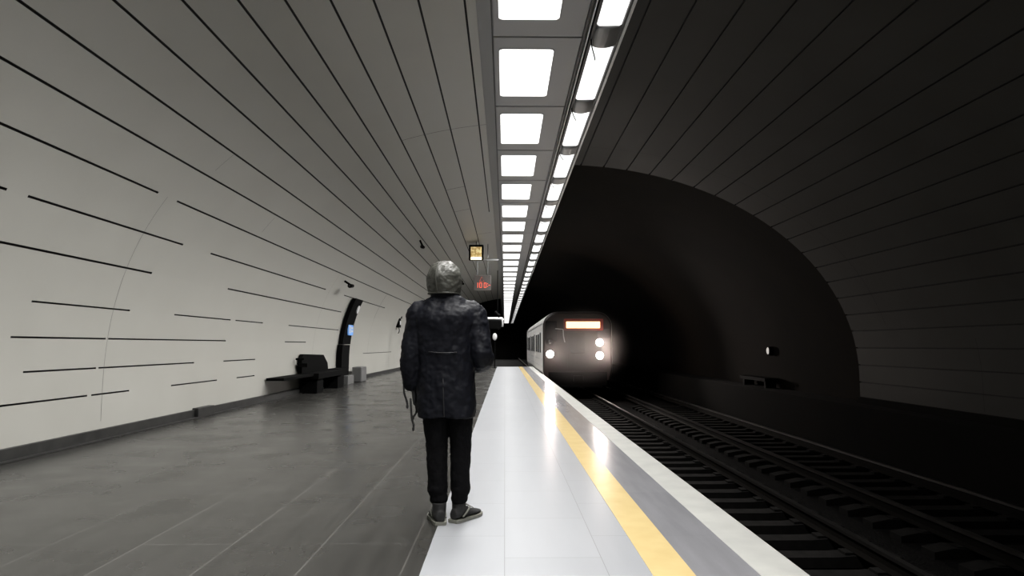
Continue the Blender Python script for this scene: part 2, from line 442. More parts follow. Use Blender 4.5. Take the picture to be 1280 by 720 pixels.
for k in range(K0, K1+1):
    p, s = (P0, S0) if first else (copy_tree(P0), copy_tree(S0))
    first = False
    p.location.y = J0 + CL*k; s.location.y = J0 + CL*k
    i = k + 2      # 0 = topmost in the picture
    if i < 0:
        p['label'] = 'square ceiling lamp above and behind the photographer'; s['label'] = 'narrow lamp above and behind the photographer'
    elif i == 0:
        p['label'] = 'white ceiling lamp cut by the top edge of the picture, nearest in the strip'; s['label'] = 'narrow side lamp at the top edge of the picture, nearest in its row'
    elif i < 12:
        p['label'] = f'white square ceiling lamp, {ORD[i]} from the top of the strip'; s['label'] = f'narrow lamp beside the track, {ORD[i]} from the top of its row'
    else:
        p['label'] = 'tiny far square lamp in the crowded end of the ceiling strip'; s['label'] = 'tiny far narrow lamp at the crowded end of the ceiling strip'

# ------------------------------------------------------------------ train
TX0, TX1, TY = 1.62, 4.58, 28.0
TCX = (TX0+TX1)/2
M['train_side'] = noisy(mat('train_steel', rough=.3, metal=.15), (.66,.64,.63), (.82,.80,.79), scale=1.2, stretch=(1,1,.15))
M['train_front'] = mat('train_front', (.022,.017,.016), .45, spec=.3)
M['glass_dark'] = mat('dark_glass', (.006,.006,.007), .08)
M['glass_side'] = mat('grey_glass', (.16,.16,.16), .12)
M['head'] = mat('headlamp', (.9,.9,.9), .3, emit=(1,.96,.9), estr=60)
M['sign_lit'] = mat('lit_sign', (.3,.1,.05), .4, emit=(1,.66,.30), estr=3.0)
M['sign_red'] = mat('red_sign_surround', (.25,.03,.02), .4)
train = empty('train', (TCX, TY, -.88), 'oncoming metro train with lit headlamps and an amber destination sign', 'train')
HW = (TX1-TX0)/2
def body_poly(s=0.0):
    w = HW - s; top = 3.5 - s
    P = [(-w,.95),(-w-.0,2.7)]
    for k in range(0, 9):
        a = PI - (PI/2)*k/8; P.append((-w+.62+.62*math.cos(a), 2.88+(top-2.88)*math.sin(a)))
    for k in range(0, 9):
        a = PI/2 - (PI/2)*k/8; P.append((w-.62+.62*math.cos(a), 2.88+(top-2.88)*math.sin(a)))
    P += [(w,2.7),(w,.95),(w-.1,.6),(-w+.1,.6)]
    return P
bm = bmesh.new(); prism(bm, body_poly(), 'y', .12, 20.0); link('body', bm, M['train_side'], train)
bm = bmesh.new()
for s, y in ((.0, .12), (.035, .03), (.10, 0.0)): pass
A = [[bm.verts.new((p[0], y, p[1])) for p in body_poly(s)] for s, y in ((0,.14),(.02,.05),(.08,0))]
for a, b in zip(A, A[1:]):
    for i in range(len(a)): bm.faces.new((a[i], a[(i+1)%len(a)], b[(i+1)%len(b)], b[i]))
bm.faces.new(A[-1]); bm.faces.new(A[0][::-1]); link('cab_front', bm, M['train_front'], train)
def tz(z): return z + .88           # world z -> train z
def txx(x): return x - TCX
bm = bmesh.new(); prism(bm, rrect(txx(1.72), txx(2.22), tz(1.35), tz(2.22), .06), 'y', -.012, .02); w = link('cab_window', bm, M['glass_dark'], train)
bm = bmesh.new(); prism(bm, rrect(txx(3.95), txx(4.45), tz(1.5), tz(1.88), .05), 'y', -.012, .02); link('cab_window', bm, M['glass_dark'], train)
bm = bmesh.new()
prism(bm, rrect(-.43, .43, 1.0, 2.75, .05), 'y', -.02, .02); dr = link('front_door', bm, M['train_front'], train)
bm = bmesh.new(); prism(bm, rrect(-.3, .3, 1.75, 2.6, .05), 'y', -.03, -.015); link('door_window', bm, M['glass_dark'], dr)
bm = bmesh.new(); tube(bm, [(-.62,-.05,2.75),(-.6,-.06,2.45),(-.55,-.05,2.2)], [.022]*3, seg=8); tube(bm, [(-.62,-.05,2.75),(-.95,-.04,2.78)], [.018]*2, seg=8, sub=1)
link('grab_rail', bm, M['silver'], train)
bm = bmesh.new(); prism(bm, rrect(txx(2.52), txx(4.2), tz(1.82), tz(2.32), .04), 'y', -.03, .02); sg = link('destination_sign', bm, M['sign_red'], train)
bm = bmesh.new(); prism(bm, rrect(txx(2.62), txx(4.06), tz(1.92), tz(2.20), .02), 'y', -.045, -.028); link('sign_face', bm, M['sign_lit'], sg)
for (x, z, on) in ((1.92,.82,1), (1.92,1.34,0), (4.03,1.31,1), (4.03,.76,1)):
    r = .15
    bm = bmesh.new(); cyl(bm, (txx(x), -.07, tz(z)), (txx(x), .02, tz(z)), r+.03, 28); h = link('headlamp' if on else 'marker_lamp', bm, M['grey'] if on else M['black'], train)
    bm = bmesh.new(); ball(bm, (txx(x), -.07, tz(z)), (r*(1 if on else .6), .05, r*(1 if on else .6)), 20); link('lens', bm, M['head'] if on else M['glass_dark'], h, smooth=True)
bm = bmesh.new(); box(bm, -1.25, 1.25, -.02, .3, .35, .95, bev=.03); box(bm, -.2, .2, -.35, .1, .55, .8, bev=.03)
link('coupler_skirt', bm, M['black'], train)
bm = bmesh.new(); box(bm, -1.0, 1.0, -.16, .0, .3, .37)
link('cow_catcher', bm, M['black'], train)
for y in (1.1, 7.0, 12.5, 17.8):      # side doors and windows on the platform side
    bm = bmesh.new(); box(bm, -HW-.012, -HW+.02, y, y+1.3, .98, 2.85, bev=.01); d = link('side_door', bm, M['train_side'], train)
    bm = bmesh.new()
    for q in (.1, .72): prism(bm, rrect(y+q, y+q+.48, 1.75, 2.65, .06), 'x', -HW-.02, -HW-.008)
    link('door_window', bm, M['glass_side'], d)
for y in (2.9, 4.8, 8.8, 10.6, 14.3, 16.1):
    bm = bmesh.new(); prism(bm, rrect(y, y+1.4, 1.75, 2.6, .08), 'x', -HW-.014, -HW+.01); link('side_window', bm, M['glass_side'], train)
bm = bmesh.new()
for z in (1.15, 1.45, 3.0): box(bm, -HW-.01, -HW+.01, .2, 19.9, z, z+.03)
link('side_rib', bm, M['silver'], train)
for y in (2.8, 16.4):
    bm = bmesh.new(); box(bm, -1.1, 1.1, y-1.4, y+1.4, .35, .62, bev=.02); bg = link('bogie', bm, M['black'], train)
    for dy in (-.95, .95):
        for s in (-1, 1):
            bm = bmesh.new(); cyl(bm, (s*.69, y+dy, .72-.29), (s*.80, y+dy, .72-.29), .42-.0, 28); wv = link('wheel', bm, M['railrust'], bg)
            wv.location.z = .29
def spot(loc, aim, power, size, blend, col, rad=.12):
    l = bpy.data.lights.new('headlight_beam', 'SPOT'); l.energy = power; l.spot_size = size; l.spot_blend = blend; l.color = col; l.shadow_soft_size = rad
    o = bpy.data.objects.new('headlight_beam', l); COL.objects.link(o); o.location = loc
    o.rotation_euler = (Vector(aim)-Vector(loc)).to_track_quat('-Z', 'Y').to_euler(); o.parent = train
    o.matrix_parent_inverse = Matrix.Translation(train.location).inverted()
    return o
for (x, z) in ((1.92,.82), (4.03,1.31), (4.03,.76)):
    spot((x, TY-.2, z), (7.5, 13, z-.1) if x > 3 else (x+1, 10, z-.3), 420 if x > 3 else 110, math.radians(60), 1.0, (1,.86,.78))

for (x, z) in ((1.92,.82), (4.03,1.31), (4.03,.76)):
    l = bpy.data.lights.new('headlight_glow', 'POINT'); l.energy = 24; l.color = (1,.82,.74); l.shadow_soft_size = .1
    o = bpy.data.objects.new('headlight_glow', l); COL.objects.link(o); o.parent = train; o.location = (txx(x), -.34, tz(z))
# ------------------------------------------------------------------ left wall: bench, totem, small things
bench = empty('bench', (-4.85, 17.4, 0), 'long black bench with one seat back along the white wall', 'bench')
def bb(name, m, *boxes, bev=.008):
    bm = bmesh.new()
    for b in boxes: box(bm, *b, bev=bev)
    return link(name, bm, m, bench)
bb('beam', M['black'], (-.22,.16,-3.3,-1.05,.43,.49)); bb('beam', M['black'], (-.22,.16,1.3,2.45,.38,.52))
bb('seat', M['black'], (-.24,.28,-1.1,1.35,.36,.50))
bm = bmesh.new(); prism(bm, [(-1.15,.40),(1.30,.40),(1.18,.70),(.75,.93),(-1.05,.97),(-1.18,.85)], 'x', -.22, -.12); link('backrest', bm, M['black'], bench)
bb('leg', M['black'], (-.20,.22,-1.0,-.45,0,.4)); bb('leg', M['black'], (-.20,.22,1.0,1.7,0,.4))
bb('armrest', M['black'], (-.2,.05,-1.3,-1.1,.66,.75), (-.2,.0,-1.42,-1.36,.83,.88), bev=.004)

totem = empty('information_totem', (-4.9, 20.6, 0), 'tall curved black sign board on the white wall with blue and white marks', 'sign')
def slab_curve(pts, y0, y1, th, m, name, par, sub=5):
    P = catmull([(p[0], 0, p[1]) for p in pts], sub); bm = bmesh.new(); out = []
    for i, p in enumerate(P):
        out.append((p.x, p.z))
    poly = out + [(x+th, z) for x, z in out[::-1]]
    # build as quads to stay clean
    n = len(out); V = []
    for yy in (y0, y1):
        V.append([[bm.verts.new((x, yy, z)) for x, z in out], [bm.verts.new((x+th, yy, z)) for x, z in out]])
    for i in range(n-1):
        for a, b in (((0,0),(0,1)), ((1,0),(1,1)), ((0,0),(1,0)), ((0,1),(1,1))):
            A_, B_ = V[a[0]][a[1]], V[b[0]][b[1]]
            bm.faces.new((A_[i], A_[i+1], B_[i+1], B_[i]))
    for i in (0, n-1): bm.faces.new((V[0][0][i], V[0][1][i], V[1][1][i], V[1][0][i]))
    return link(name, bm, m, par)
def wallx(z, off=.0): # local x of wall surface for height z (relative totem)
    for a, b in zip(PL.P, PL.P[1:]):
        if a[1] <= z <= b[1]:
            return a[0] + (b[0]-a[0])*(z-a[1])/max(1e-6, b[1]-a[1]) + 4.9 + off
    return PL.P[0][0] + 4.9 + off
up = slab_curve([(wallx(z,.03), z) for z in (1.22,1.6,2.0,2.4,2.62)], -.55, .45, .12, M['black'], 'upper_board', totem)
lo = slab_curve([(wallx(z,.02), z) for z in (.2,.5,.9,1.2)], -.65, .30, .16, M['black'], 'lower_board', totem)
M['blue'] = mat('blue_sign', (.12,.32,.75), .4, emit=(.25,.5,.95), estr=.25)
bm = bmesh.new(); x = wallx(1.75,.155)
prism(bm, rrect(-.25,.38,1.5,1.86,.05), 'x', x-.02, x+.012); bs = link('blue_sign', bm, M['blue'], up)
bm = bmesh.new()
for (a, b, c, d) in ((-.17,-.1,1.56,1.8), (-.02,.04,1.56,1.8), (.1,.3,1.7,1.76), (.1,.3,1.6,1.66)): box(bm, x+.01, x+.018, a, b, c, d)
link('sign_marks', bm, M['white'], bs)
x = wallx(2.3,.155); bm = bmesh.new(); cyl(bm, (x-.03,.25,2.33), (x+.03,.25,2.31), .13, 20); link('round_sign', bm, M['white'], up)
bm = bmesh.new(); box(bm, -.1, .15, -.5, .28, 0, .26, bev=.01); link('foot', bm, M['grey'], totem)

bm = bmesh.new(); box(bm, 0, .16, 0, .3, .0, .34, bev=.02); 
bin_ = tag(link('litter_bin', bm, M['grey']), 'small grey bin at the foot of the curved black sign board', 'bin'); bin_.location = (-4.95, 21.45, 0)
bin_.scale = (2, 2.6, 1.45)

# wall fixtures
t = empty('emergency_phone', (-4.93, 30.0, 2.0), 'small black emergency telephone box on the white wall beyond the sign board', 'telephone')
bm = bmesh.new(); box(bm, 0, .16, -.25, .25, 0, .42, bev=.02); link('housing', bm, M['black'], t)
bm = bmesh.new(); box(bm, .02, .2, .1, .34, .42, .70, bev=.02); link('hood', bm, M['black'], t)
bm = bmesh.new(); box(bm, .16, .18, -.12, .12, .12, .3, bev=.005); link('label_plate', bm, M['white'], t)
bm = bmesh.new(); tube(bm, [(.1,0,0),(.12,.02,-.12),(.1,.06,-.2),(.08,.0,-.26)], [.02]*4, seg=6); link('handset_cord', bm, M['black'], t)

def dome_cam(px, py, D, prof_u, label):
    p = PL.pt(prof_u); n = PL.nrm(prof_u)
    t = empty('security_camera', (p[0]-n[0]*.02, D, p[1]-n[1]*.02), label, 'camera', 'security cameras on the vault')
    bm = bmesh.new(); cyl(bm, (0,0,0), (-n[0]*.18, 0, -n[1]*.18), .03, 8); link('bracket', bm, M['black'], t)
    c = Vector((-n[0]*.22, 0, -n[1]*.22)); bm = bmesh.new(); tube(bm, [c+Vector((0,.16,0)), c+Vector((0,-.18,-.03))], [.05,.06], seg=12, sub=1); link('camera_body', bm, M['black'], t)
    bm = bmesh.new(); cyl(bm, c+Vector((0,-.18,-.03)), c+Vector((0,-.2,-.03)), .035, 12); link('lens', bm, M['glass_dark'], t)
    return t
def u_at(px, py): return PL.ray(px-VX, VY-py)
for (px, py, lab) in ((452,360,'small black camera hanging from the vault just above the curved sign board'),
                      (530,307,'small black camera on the vault above the hooded person, left of the lit yellow sign'),
                      (580,354,'small black camera on the vault just right of the hood')):
    u = u_at(px, py); p = PL.pt(u); D = FPX*(p[1]-.2-CAMH)/(VY-py); dome_cam(px, py, D, u, lab)

# lit yellow sign hanging from vault
D = 24.0; c = at(595, 316, D)
t = empty('lit_sign', (c.x, D, c.z), 'small square sign glowing yellow under the vault beside the light strip', 'sign')
M['sign_yellow'] = mat('yellow_lit', (.4,.3,.1), .4, emit=(.75,.50,.16), estr=.75)
nt = M['sign_yellow']; tc = N(nt, 'ShaderNodeTexCoord'); vz = N(nt, 'ShaderNodeTexNoise'); vz.inputs['Scale'].default_value = 9
cr = N(nt, 'ShaderNodeValToRGB'); cr.color_ramp.elements[0].position=.4; cr.color_ramp.elements[1].position=.62
cr.color_ramp.elements[0].color=(.35,.20,.05,1); cr.color_ramp.elements[1].color=(1,.82,.42,1)
L(nt, tc.outputs['Object'], vz.inputs['Vector']); L(nt, vz.outputs['Fac'], cr.inputs[0]); L(nt, cr.outputs[0], bsdf(nt).inputs['Emission Color'])
M['sign_white'] = mat('warm_lit', (.8,.7,.5), .4, emit=(1,.85,.55), estr=1.4)
bm = bmesh.new(); box(bm, -.27, .27, -.1, .1, -.27, .30, bev=.02); h = link('housing', bm, M['black'], t)
bm = bmesh.new(); box(bm, -.20, .20, -.115, -.095, -.14, .22, bev=.005); link('face', bm, M['sign_yellow'], t)
bm = bmesh.new(); box(bm, -.20, .20, -.12, -.095, -.26, -.15, bev=.005); link('lower_strip', bm, M['sign_white'], t)
bm = bmesh.new(); box(bm, .25, .82, -.02, .02, -.27, -.22); cyl(bm, (0,0,.29), (0,0,.62), .02, 8); link('hanger', bm, M['grey'], t)

# red LED display
D = 25.0; c = at(603, 356, D)
t = empty('led_display', (c.x, D, c.z), 'hanging display with small red glowing digits reading 100 under the vault', 'display')
M['led'] = mat('red_led', (.3,.02,.01), .5, emit=(1,.16,.09), estr=1.1)
M['led_dim'] = mat('red_led_dim', (.3,.02,.01), .5, emit=(.6,.10,.06), estr=.45)
M['disp'] = mat('display_face', (.09,.08,.075), .5)
bm = bmesh.new(); box(bm, -.33, .33, -.03, .05, -.22, .36, bev=.01); link('housing', bm, M['disp'], t)
bm = bmesh.new()
SEG = {'1':'bc', '0':'abcdef', '6':'acdefg', '9':'abcfg'}
def digit(ch, ox, oz, w=.10, h=.2, th=.022):
    R = {'a':(ox,ox+w,oz+h-th,oz+h),'d':(ox,ox+w,oz,oz+th),'g':(ox,ox+w,oz+h/2-th/2,oz+h/2+th/2),'f':(ox,ox+th,oz+h/2,oz+h),'e':(ox,ox+th,oz,oz+h/2),
         'b':(ox+w-th,ox+w,oz+h/2,oz+h),'c':(ox+w-th,ox+w,oz,oz+h/2)}
    for s in SEG[ch]:
        a = R[s]; box(bm, a[0], a[1], -.04, -.03, a[2], a[3])
digit('1', -.27, -.12); digit('0', -.12, -.12); digit('0', .05, -.12)
for z in (-.08,.02): box(bm, .18, .21, -.04, -.03, z, z+.03)
box(bm, .23, .30, -.04, -.03, -.03, -.005)
link('digits', bm, M['led'], t)
bm = bmesh.new(); tube(bm, [(-.12,-.035,.12),(-.03,-.035,.30),(.06,-.035,.12),(-.12,-.035,.12)], [.012]*4, seg=6, sub=1); link('symbol', bm, M['led_dim'], t)
bm = bmesh.new(); cyl(bm, (-.2,0,.35), (-.2,0,1.75), .015, 8); cyl(bm, (.2,0,.35), (.2,0,1.75), .015, 8); link('hanger', bm, M['grey'], t)

# monitor housing and round mirror at the platform end
D = 35.5
a, b = at(601, 397, D), at(628, 408, D)
t = empty('monitor_housing', ((a.x+b.x)/2, D, 0), 'dark driver monitor box with a bright rounded top at the platform end', 'monitor')
w = (b.x-a.x)/2
bm = bmesh.new(); tube(bm, [(-w,0,a.z-.08),(w-.1,0,a.z-.08),(w-.01,0,a.z-.18),(w,0,a.z-.5)], [(.25,.09),(.25,.09),(.25,.08),(.2,.05)], side=(0,1,0), seg=16); link('bright_top', bm, M['lip'], t, smooth=True)
bm = bmesh.new(); box(bm, -w, w-.08, -.35, .2, a.z-.62, a.z-.17, bev=.03); link('housing', bm, M['black'], t)
bm = bmesh.new(); cyl(bm, (-.1,0,0), (-.1,0,a.z-.5), .05, 12); cyl(bm, (-.1,0,0), (-.1,0,.03), .16, 16); link('post', bm, M['black'], t)
c = at(618.5, 421, D-.6)
t = empty('platform_mirror', (c.x, D-.6, 0), 'small bright oval mirror on a post below the monitor box at the platform end', 'mirror')
bm = bmesh.new(); ball(bm, (0,0,c.z), (.12,.04,.19), 20); link('mirror_face', bm, M['lip'], t, smooth=True)
bm = bmesh.new(); cyl(bm, (0,.05,0), (0,.05,c.z), .03, 10); cyl(bm, (0,.05,0), (0,.05,.03), .12, 16); link('post', bm, M['black'], t)
c = at(622, 393, 34)
t = empty('loudspeaker', (c.x, 34, c.z), 'tiny black loudspeaker hanging left of the far end of the light strip', 'loudspeaker')
bm = bmesh.new(); tube(bm, [(-.12,.1,.1),(.0,0,0),(.1,-.1,-.1)], [.09,.05,.11], seg=12); link('horn', bm, M['black'], t)
bm = bmesh.new(); cyl(bm, (0,0,0), (0,0,5.08-c.z), .02, 8); link('hanger', bm, M['black'], t)

# right wall lamp and bracket bench
D = 19.0; 
t = empty('signal_lamp', (7.62, D, CAMH-.17), 'tiny white signal lamp on the dark wall across the tracks', 'lamp')
M['sig'] = mat('signal_white', (.9,.9,.9), .4, emit=(1,.93,.85), estr=.55)
bm = bmesh.new(); box(bm, 0, .17, -.09, .09, -.12, .14, bev=.02); link('housing', bm, M['black'], t)
bm = bmesh.new(); ball(bm, (-.01,-.02,.02), (.04,.05,.1), 14); link('lens', bm, M['sig'], t, smooth=True)
t = empty('cable_rack', (7.35, 18.6, -.02), 'low dark cable rack on the ledge below the signal lamp', 'rack')
bm = bmesh.new(); box(bm, 0, .4, 0, 2.0, .18, .28, bev=.01); link('shelf', bm, M['black'], t)
for y in (.1, 1.75):
    bm = bmesh.new(); box(bm, .05, .35, y, y+.12, 0, .19); link('leg', bm, M['black'], t)

# added scattering volume that gives the headlamps their halo
hz = bpy.data.materials.new('headlamp_halo'); hz.use_nodes = True
hz.node_tree.nodes.remove(hz.node_tree.nodes['Principled BSDF'])
vs = hz.node_tree.nodes.new('ShaderNodeVolumeScatter'); vs.inputs['Density'].default_value = .07; HZ_NODE = vs; vs.inputs['Color'].default_value = (1,.9,.86,1)
hz.node_tree.links.new(vs.outputs[0], hz.node_tree.nodes['Material Output'].inputs['Volume'])
bm = bmesh.new(); box(bm, -1.52, 2.3, -.9, .9, -1.9, 1.9); hzo = tag(link('haze', bm, hz), 'faint haze added in front of the train to give its headlamps a halo', 'haze', kind='stuff')
hzo.location = (3.15, 26.95, 1.15)
tcz = hz.node_tree.nodes.new('ShaderNodeTexCoord'); mpz = hz.node_tree.nodes.new('ShaderNodeMapping'); mpz.inputs['Scale'].default_value = (1/2.2, 1/.9, 1/1.8)
gz = hz.node_tree.nodes.new('ShaderNodeTexGradient'); gz.gradient_type = 'QUADRATIC_SPHERE'
mz = hz.node_tree.nodes.new('ShaderNodeMath'); mz.operation = 'MULTIPLY'; mz.inputs[1].default_value = .75
hz.node_tree.links.new(tcz.outputs['Object'], mpz.inputs[0]); hz.node_tree.links.new(mpz.outputs[0], gz.inputs[0])
hz.node_tree.links.new(gz.outputs['Fac'], mz.inputs[0]); hz.node_tree.links.new(mz.outputs[0], vs.inputs['Density'])

# ------------------------------------------------------------------ person, seen from behind, facing down the platform (+Y)
M['skin'] = mat('skin', (.42,.26,.19), .5)
M['coat'] = mat('dark_navy_coat', (.004,.0045,.0075), .6, spec=.15)
M['trousers'] = noisy(mat('black_trousers', rough=.9, spec=.1), (.002,.002,.0025), (.004,.004,.0045), scale=30, bump=.3)
M['hood'] = mat('hood_cloth', (.055,.055,.047), .5, spec=.35)
M['hair'] = mat('dark_hair', (.02,.014,.01), .6)
M['shoe'] = noisy(mat('grey_shoe', rough=.75), (.006,.006,.006), (.014,.014,.014), scale=60, bump=.3)
M['sole'] = mat('pale_sole', (.16,.16,.135), .7)
M['glove'] = mat('black_glove', (.008,.008,.009), .55)
#
def wrinkle_mat(m, sc, strength, dist, seams=False):
    tc = N(m, 'ShaderNodeTexCoord'); mp = N(m, 'ShaderNodeMapping'); mp.inputs['Scale'].default_value = (1,1,.45)
    L(m, tc.outputs['Object'], mp.inputs[0])
    nz = N(m, 'ShaderNodeTexNoise'); nz.inputs['Scale'].default_value = sc; nz.inputs['Detail'].default_value = 4; nz.inputs['Distortion'].default_value = .6
    L(m, mp.outputs[0], nz.inputs['Vector'])
    bp = N(m, 'ShaderNodeBump'); bp.inputs['Strength'].default_value = strength; bp.inputs['Distance'].default_value = dist
    L(m, nz.outputs['Fac'], bp.inputs['Height']); L(m, bp.outputs[0], bsdf(m).inputs['Normal'])
wrinkle_mat(M['coat'], 6, .35, .012); wrinkle_mat(M['hood'], 12, .35, .012)

person = empty('person', (-.37, 4.55, 0), 'person seen from behind in dark hooded coat, black trousers and grey shoes', 'person')
person.scale = (1,1,1.012)
def remeshed(name, bm, m, voxel, smooth_it=6, disp=None, sub=0):
    o = link(name, bm, m, person, smooth=True, weld=False)
    r = o.modifiers.new('remesh', 'REMESH'); r.mode = 'VOXEL'; r.voxel_size = voxel; r.use_smooth_shade = True
    if smooth_it:
        s = o.modifiers.new('smooth', 'SMOOTH'); s.iterations = smooth_it; s.factor = .5
    for (size, strength, dep) in (disp or []):
        t = bpy.data.textures.new(name + '_folds', 'CLOUDS'); t.noise_scale = size; t.noise_depth = dep
        d = o.modifiers.new('folds', 'DISPLACE'); d.texture = t; d.strength = strength; d.mid_level = .5; d.texture_coords = 'LOCAL'
    return o
def loft_z(bm, rings, seg=28, sub=4, expo=2.3):
    """rings: (z, cx, cy, hx, hy)"""
    C = catmull([(r[1], r[2], r[0]) for r in rings], sub); H = catmull([(r[3], r[4], 0) for r in rings], sub)
    R = []
    for c, h in zip(C, H):
        ring = []
        for k in range(seg):
            a = 2*PI*k/seg; ca, sa = math.cos(a), math.sin(a)
            ca = math.copysign(abs(ca)**(2/expo), ca); sa = math.copysign(abs(sa)**(2/expo), sa)
            ring.append(bm.verts.new((c.x + h.x*ca, c.y + h.y*sa, c.z)))
        R.append(ring)
    for a, b in zip(R, R[1:]):
        for k in range(seg): bm.faces.new((a[k], a[(k+1)%seg], b[(k+1)%seg], b[k]))
    bm.faces.new(R[0][::-1]); bm.faces.new(R[-1])

LSH, LEL, LWR = (-.215,-.01,1.385), (-.268,-.035,1.12), (-.258,.03,.885)
RSH, REL, RWR = (.155,-.01,1.385), (.212,-.075,1.10), (.15,.165,1.03)
HIPL, KNL, ANL = (-.10,.0,.84), (-.092,.015,.47), (-.068,-.02,.09)
HIPR, KNR, ANR = (.055,.0,.84), (.068,.03,.47), (.064,.0,.09)
def hand(bm, wrist, d, palm_n, thumb_side, scale=1.0, curl=.5, fat=1.0):
    """wrist point, direction of fingers d, palm normal (towards the palm side), thumb side vector"""
    d = Vector(d).normalized(); n = Vector(palm_n); n = (n - d*n.dot(d)).normalized(); t = Vector(thumb_side); t = (t - d*t.dot(d) - n*t.dot(n)).normalized()
    w = Vector(wrist); s = scale
    tube(bm, [w - d*.02*s, w + d*.03*s, w + d*.07*s, w + d*.095*s], [(.024*s*fat,.018*s*fat),(.034*s*fat,.017*s*fat),(.040*s*fat,.015*s*fat),(.037*s*fat,.012*s*fat)], side=t, seg=14, round_end=True)
    for off, ln, r in ((.030,.070,.0092),(.010,.078,.0096),(-.011,.073,.0092),(-.030,.057,.0082)):
        b = w + d*.082*s + t*off*s; dirn = (d + t*off*1.2).normalized(); P = [b - dirn*.012*s, b]; a = 0
        for q in (.42,.32,.26):
            a += curl*(.9 if q == .42 else 1.0)
            step = (dirn*math.cos(a) + n*math.sin(a))*ln*q*s; P.append(P[-1] + step)
        tube(bm, P, [r*s*fat*k for k in (1.05,1.05,1.0,.92,.8)], seg=10, sub=3, round_end=True)
    b = w + d*.022*s + t*.026*s
    P = [b, b + (d*.6+t*.8+n*.25).normalized()*.035*s]; P.append(P[-1] + (d*.85+t*.35+n*.5).normalized()*.032*s); P.append(P[-1] + (d*.9-t*.05+n*.6).normalized()*.026*s)
    tube(bm, P, [r*s*fat for r in (.015,.0125,.011,.009)], seg=10, sub=3, round_end=True)
LH = dict(wrist=(-.255,.035,.87), d=(.06,.12,-1), palm_n=(1,0,.1), thumb_side=(0,1,0), curl=.38)
RH = dict(wrist=(.135,.19,1.02), d=(-1,.32,-.25), palm_n=(-.1,-1,-.1), thumb_side=(0,.2,1), curl=.42)

# continuous body
bm = bmesh.new()
loft_z(bm, [(.78,-.022,0,.13,.085),(.88,-.022,0,.165,.105),(1.0,-.025,.0,.15,.1),(1.12,-.028,.005,.145,.095),(1.28,-.03,.0,.17,.1),(1.38,-.032,-.01,.17,.085),(1.45,-.035,-.01,.09,.065)], seg=20)
tube(bm, [(-.04,-.02,1.40),(-.045,.0,1.50),(-.05,.015,1.60)], [.062,.055,.058], seg=16)
HX, HY, HZ = -.052, .02, 1.63       # head centre
loft_z(bm, [(HZ-.105,HX,HY+.045,.035,.035),(HZ-.085,HX,HY+.03,.055,.065),(HZ-.04,HX,HY+.012,.068,.085),(HZ,HX,HY+.003,.074,.094),(HZ+.05,HX,HY-.004,.076,.096),(HZ+.085,HX,HY-.006,.062,.08),(HZ+.108,HX,HY-.008,.03,.04)], seg=20, expo=2.05)
FY = HY + .094
tube(bm, [(HX,FY-.004,HZ+.018),(HX,FY+.012,HZ-.008),(HX,FY+.02,HZ-.026),(HX,FY-.004,HZ-.034)], [.009,.011,.014,.010], seg=10)      # nose
for s in (-1, 1):
    tube(bm, [(HX+s*.052,FY-.026,HZ+.024),(HX+s*.03,FY-.008,HZ+.03),(HX+s*.012,FY-.006,HZ+.024)], [.007,.009,.007], seg=8)           # brow
    ball(bm, (HX+s*.04,FY-.028,HZ-.022), (.02,.02,.018), 12)                                                                       # cheek
    tube(bm, [(HX+s*.074,HY-.01,HZ+.025),(HX+s*.086,HY-.022,HZ+.012),(HX+s*.084,HY-.02,HZ-.01),(HX+s*.074,HY-.006,HZ-.028)], [.008,.009,.009,.007], seg=8)
tube(bm, [(HX-.024,FY-.018,HZ-.056),(HX,FY-.004,HZ-.054),(HX+.024,FY-.018,HZ-.056)], [.005,.007,.005], seg=8)                        # lips
tube(bm, [(HX-.02,FY-.018,HZ-.066),(HX,FY-.006,HZ-.067),(HX+.02,FY-.018,HZ-.066)], [.005,.0075,.005], seg=8)
ball(bm, (HX,FY-.024,HZ-.09), (.022,.018,.016), 12)
for a, b, c in ((LSH, LEL, LWR), (RSH, REL, RWR)):
    m1 = tuple((x+y)/2 for x, y in zip(a, b))
    tube(bm, [((a[0]-.03)*.5-.02,a[1],a[2]+.01), a, m1, b, tuple((x+y)/2 for x, y in zip(b, c)), c], [.05,.052,.046,.038,.036,.026], seg=14)
for h, k, a in ((HIPL, KNL, ANL), (HIPR, KNR, ANR)):
    tube(bm, [h, tuple((x+y)/2 for x, y in zip(h, k)), k, (k[0]*.5+a[0]*.5, k[1]*.5+a[1]*.5-.015, .32), a], [.082,.072,.052,.05,.034], seg=16)
    tube(bm, [(a[0],a[1]-.01,.055),(a[0],a[1]+.05,.05),(a[0],a[1]+.11,.038)], [(.024,.026),(.026,.02),(.02,.012)], side=(1,0,0), seg=12, round_end=True)
hand(bm, **LH); hand(bm, **RH)
body = remeshed('body', bm, M['skin'], .0042, 2)
# eyes
M['eye'] = mat('eye_white', (.8,.78,.75), .2); M['iris'] = mat('iris', (.06,.035,.02), .2)
for s in (-1, 1):
    bm = bmesh.new(); ball(bm, (HX+s*.03, FY-.018, HZ+.006), .0125, 16); e = link('eye', bm, M['eye'], body, smooth=True)
    bm = bmesh.new(); ball(bm, (HX+s*.03, FY-.0085, HZ+.006), (.0055,.0035,.0055), 12); link('iris', bm, M['iris'], e, smooth=True)
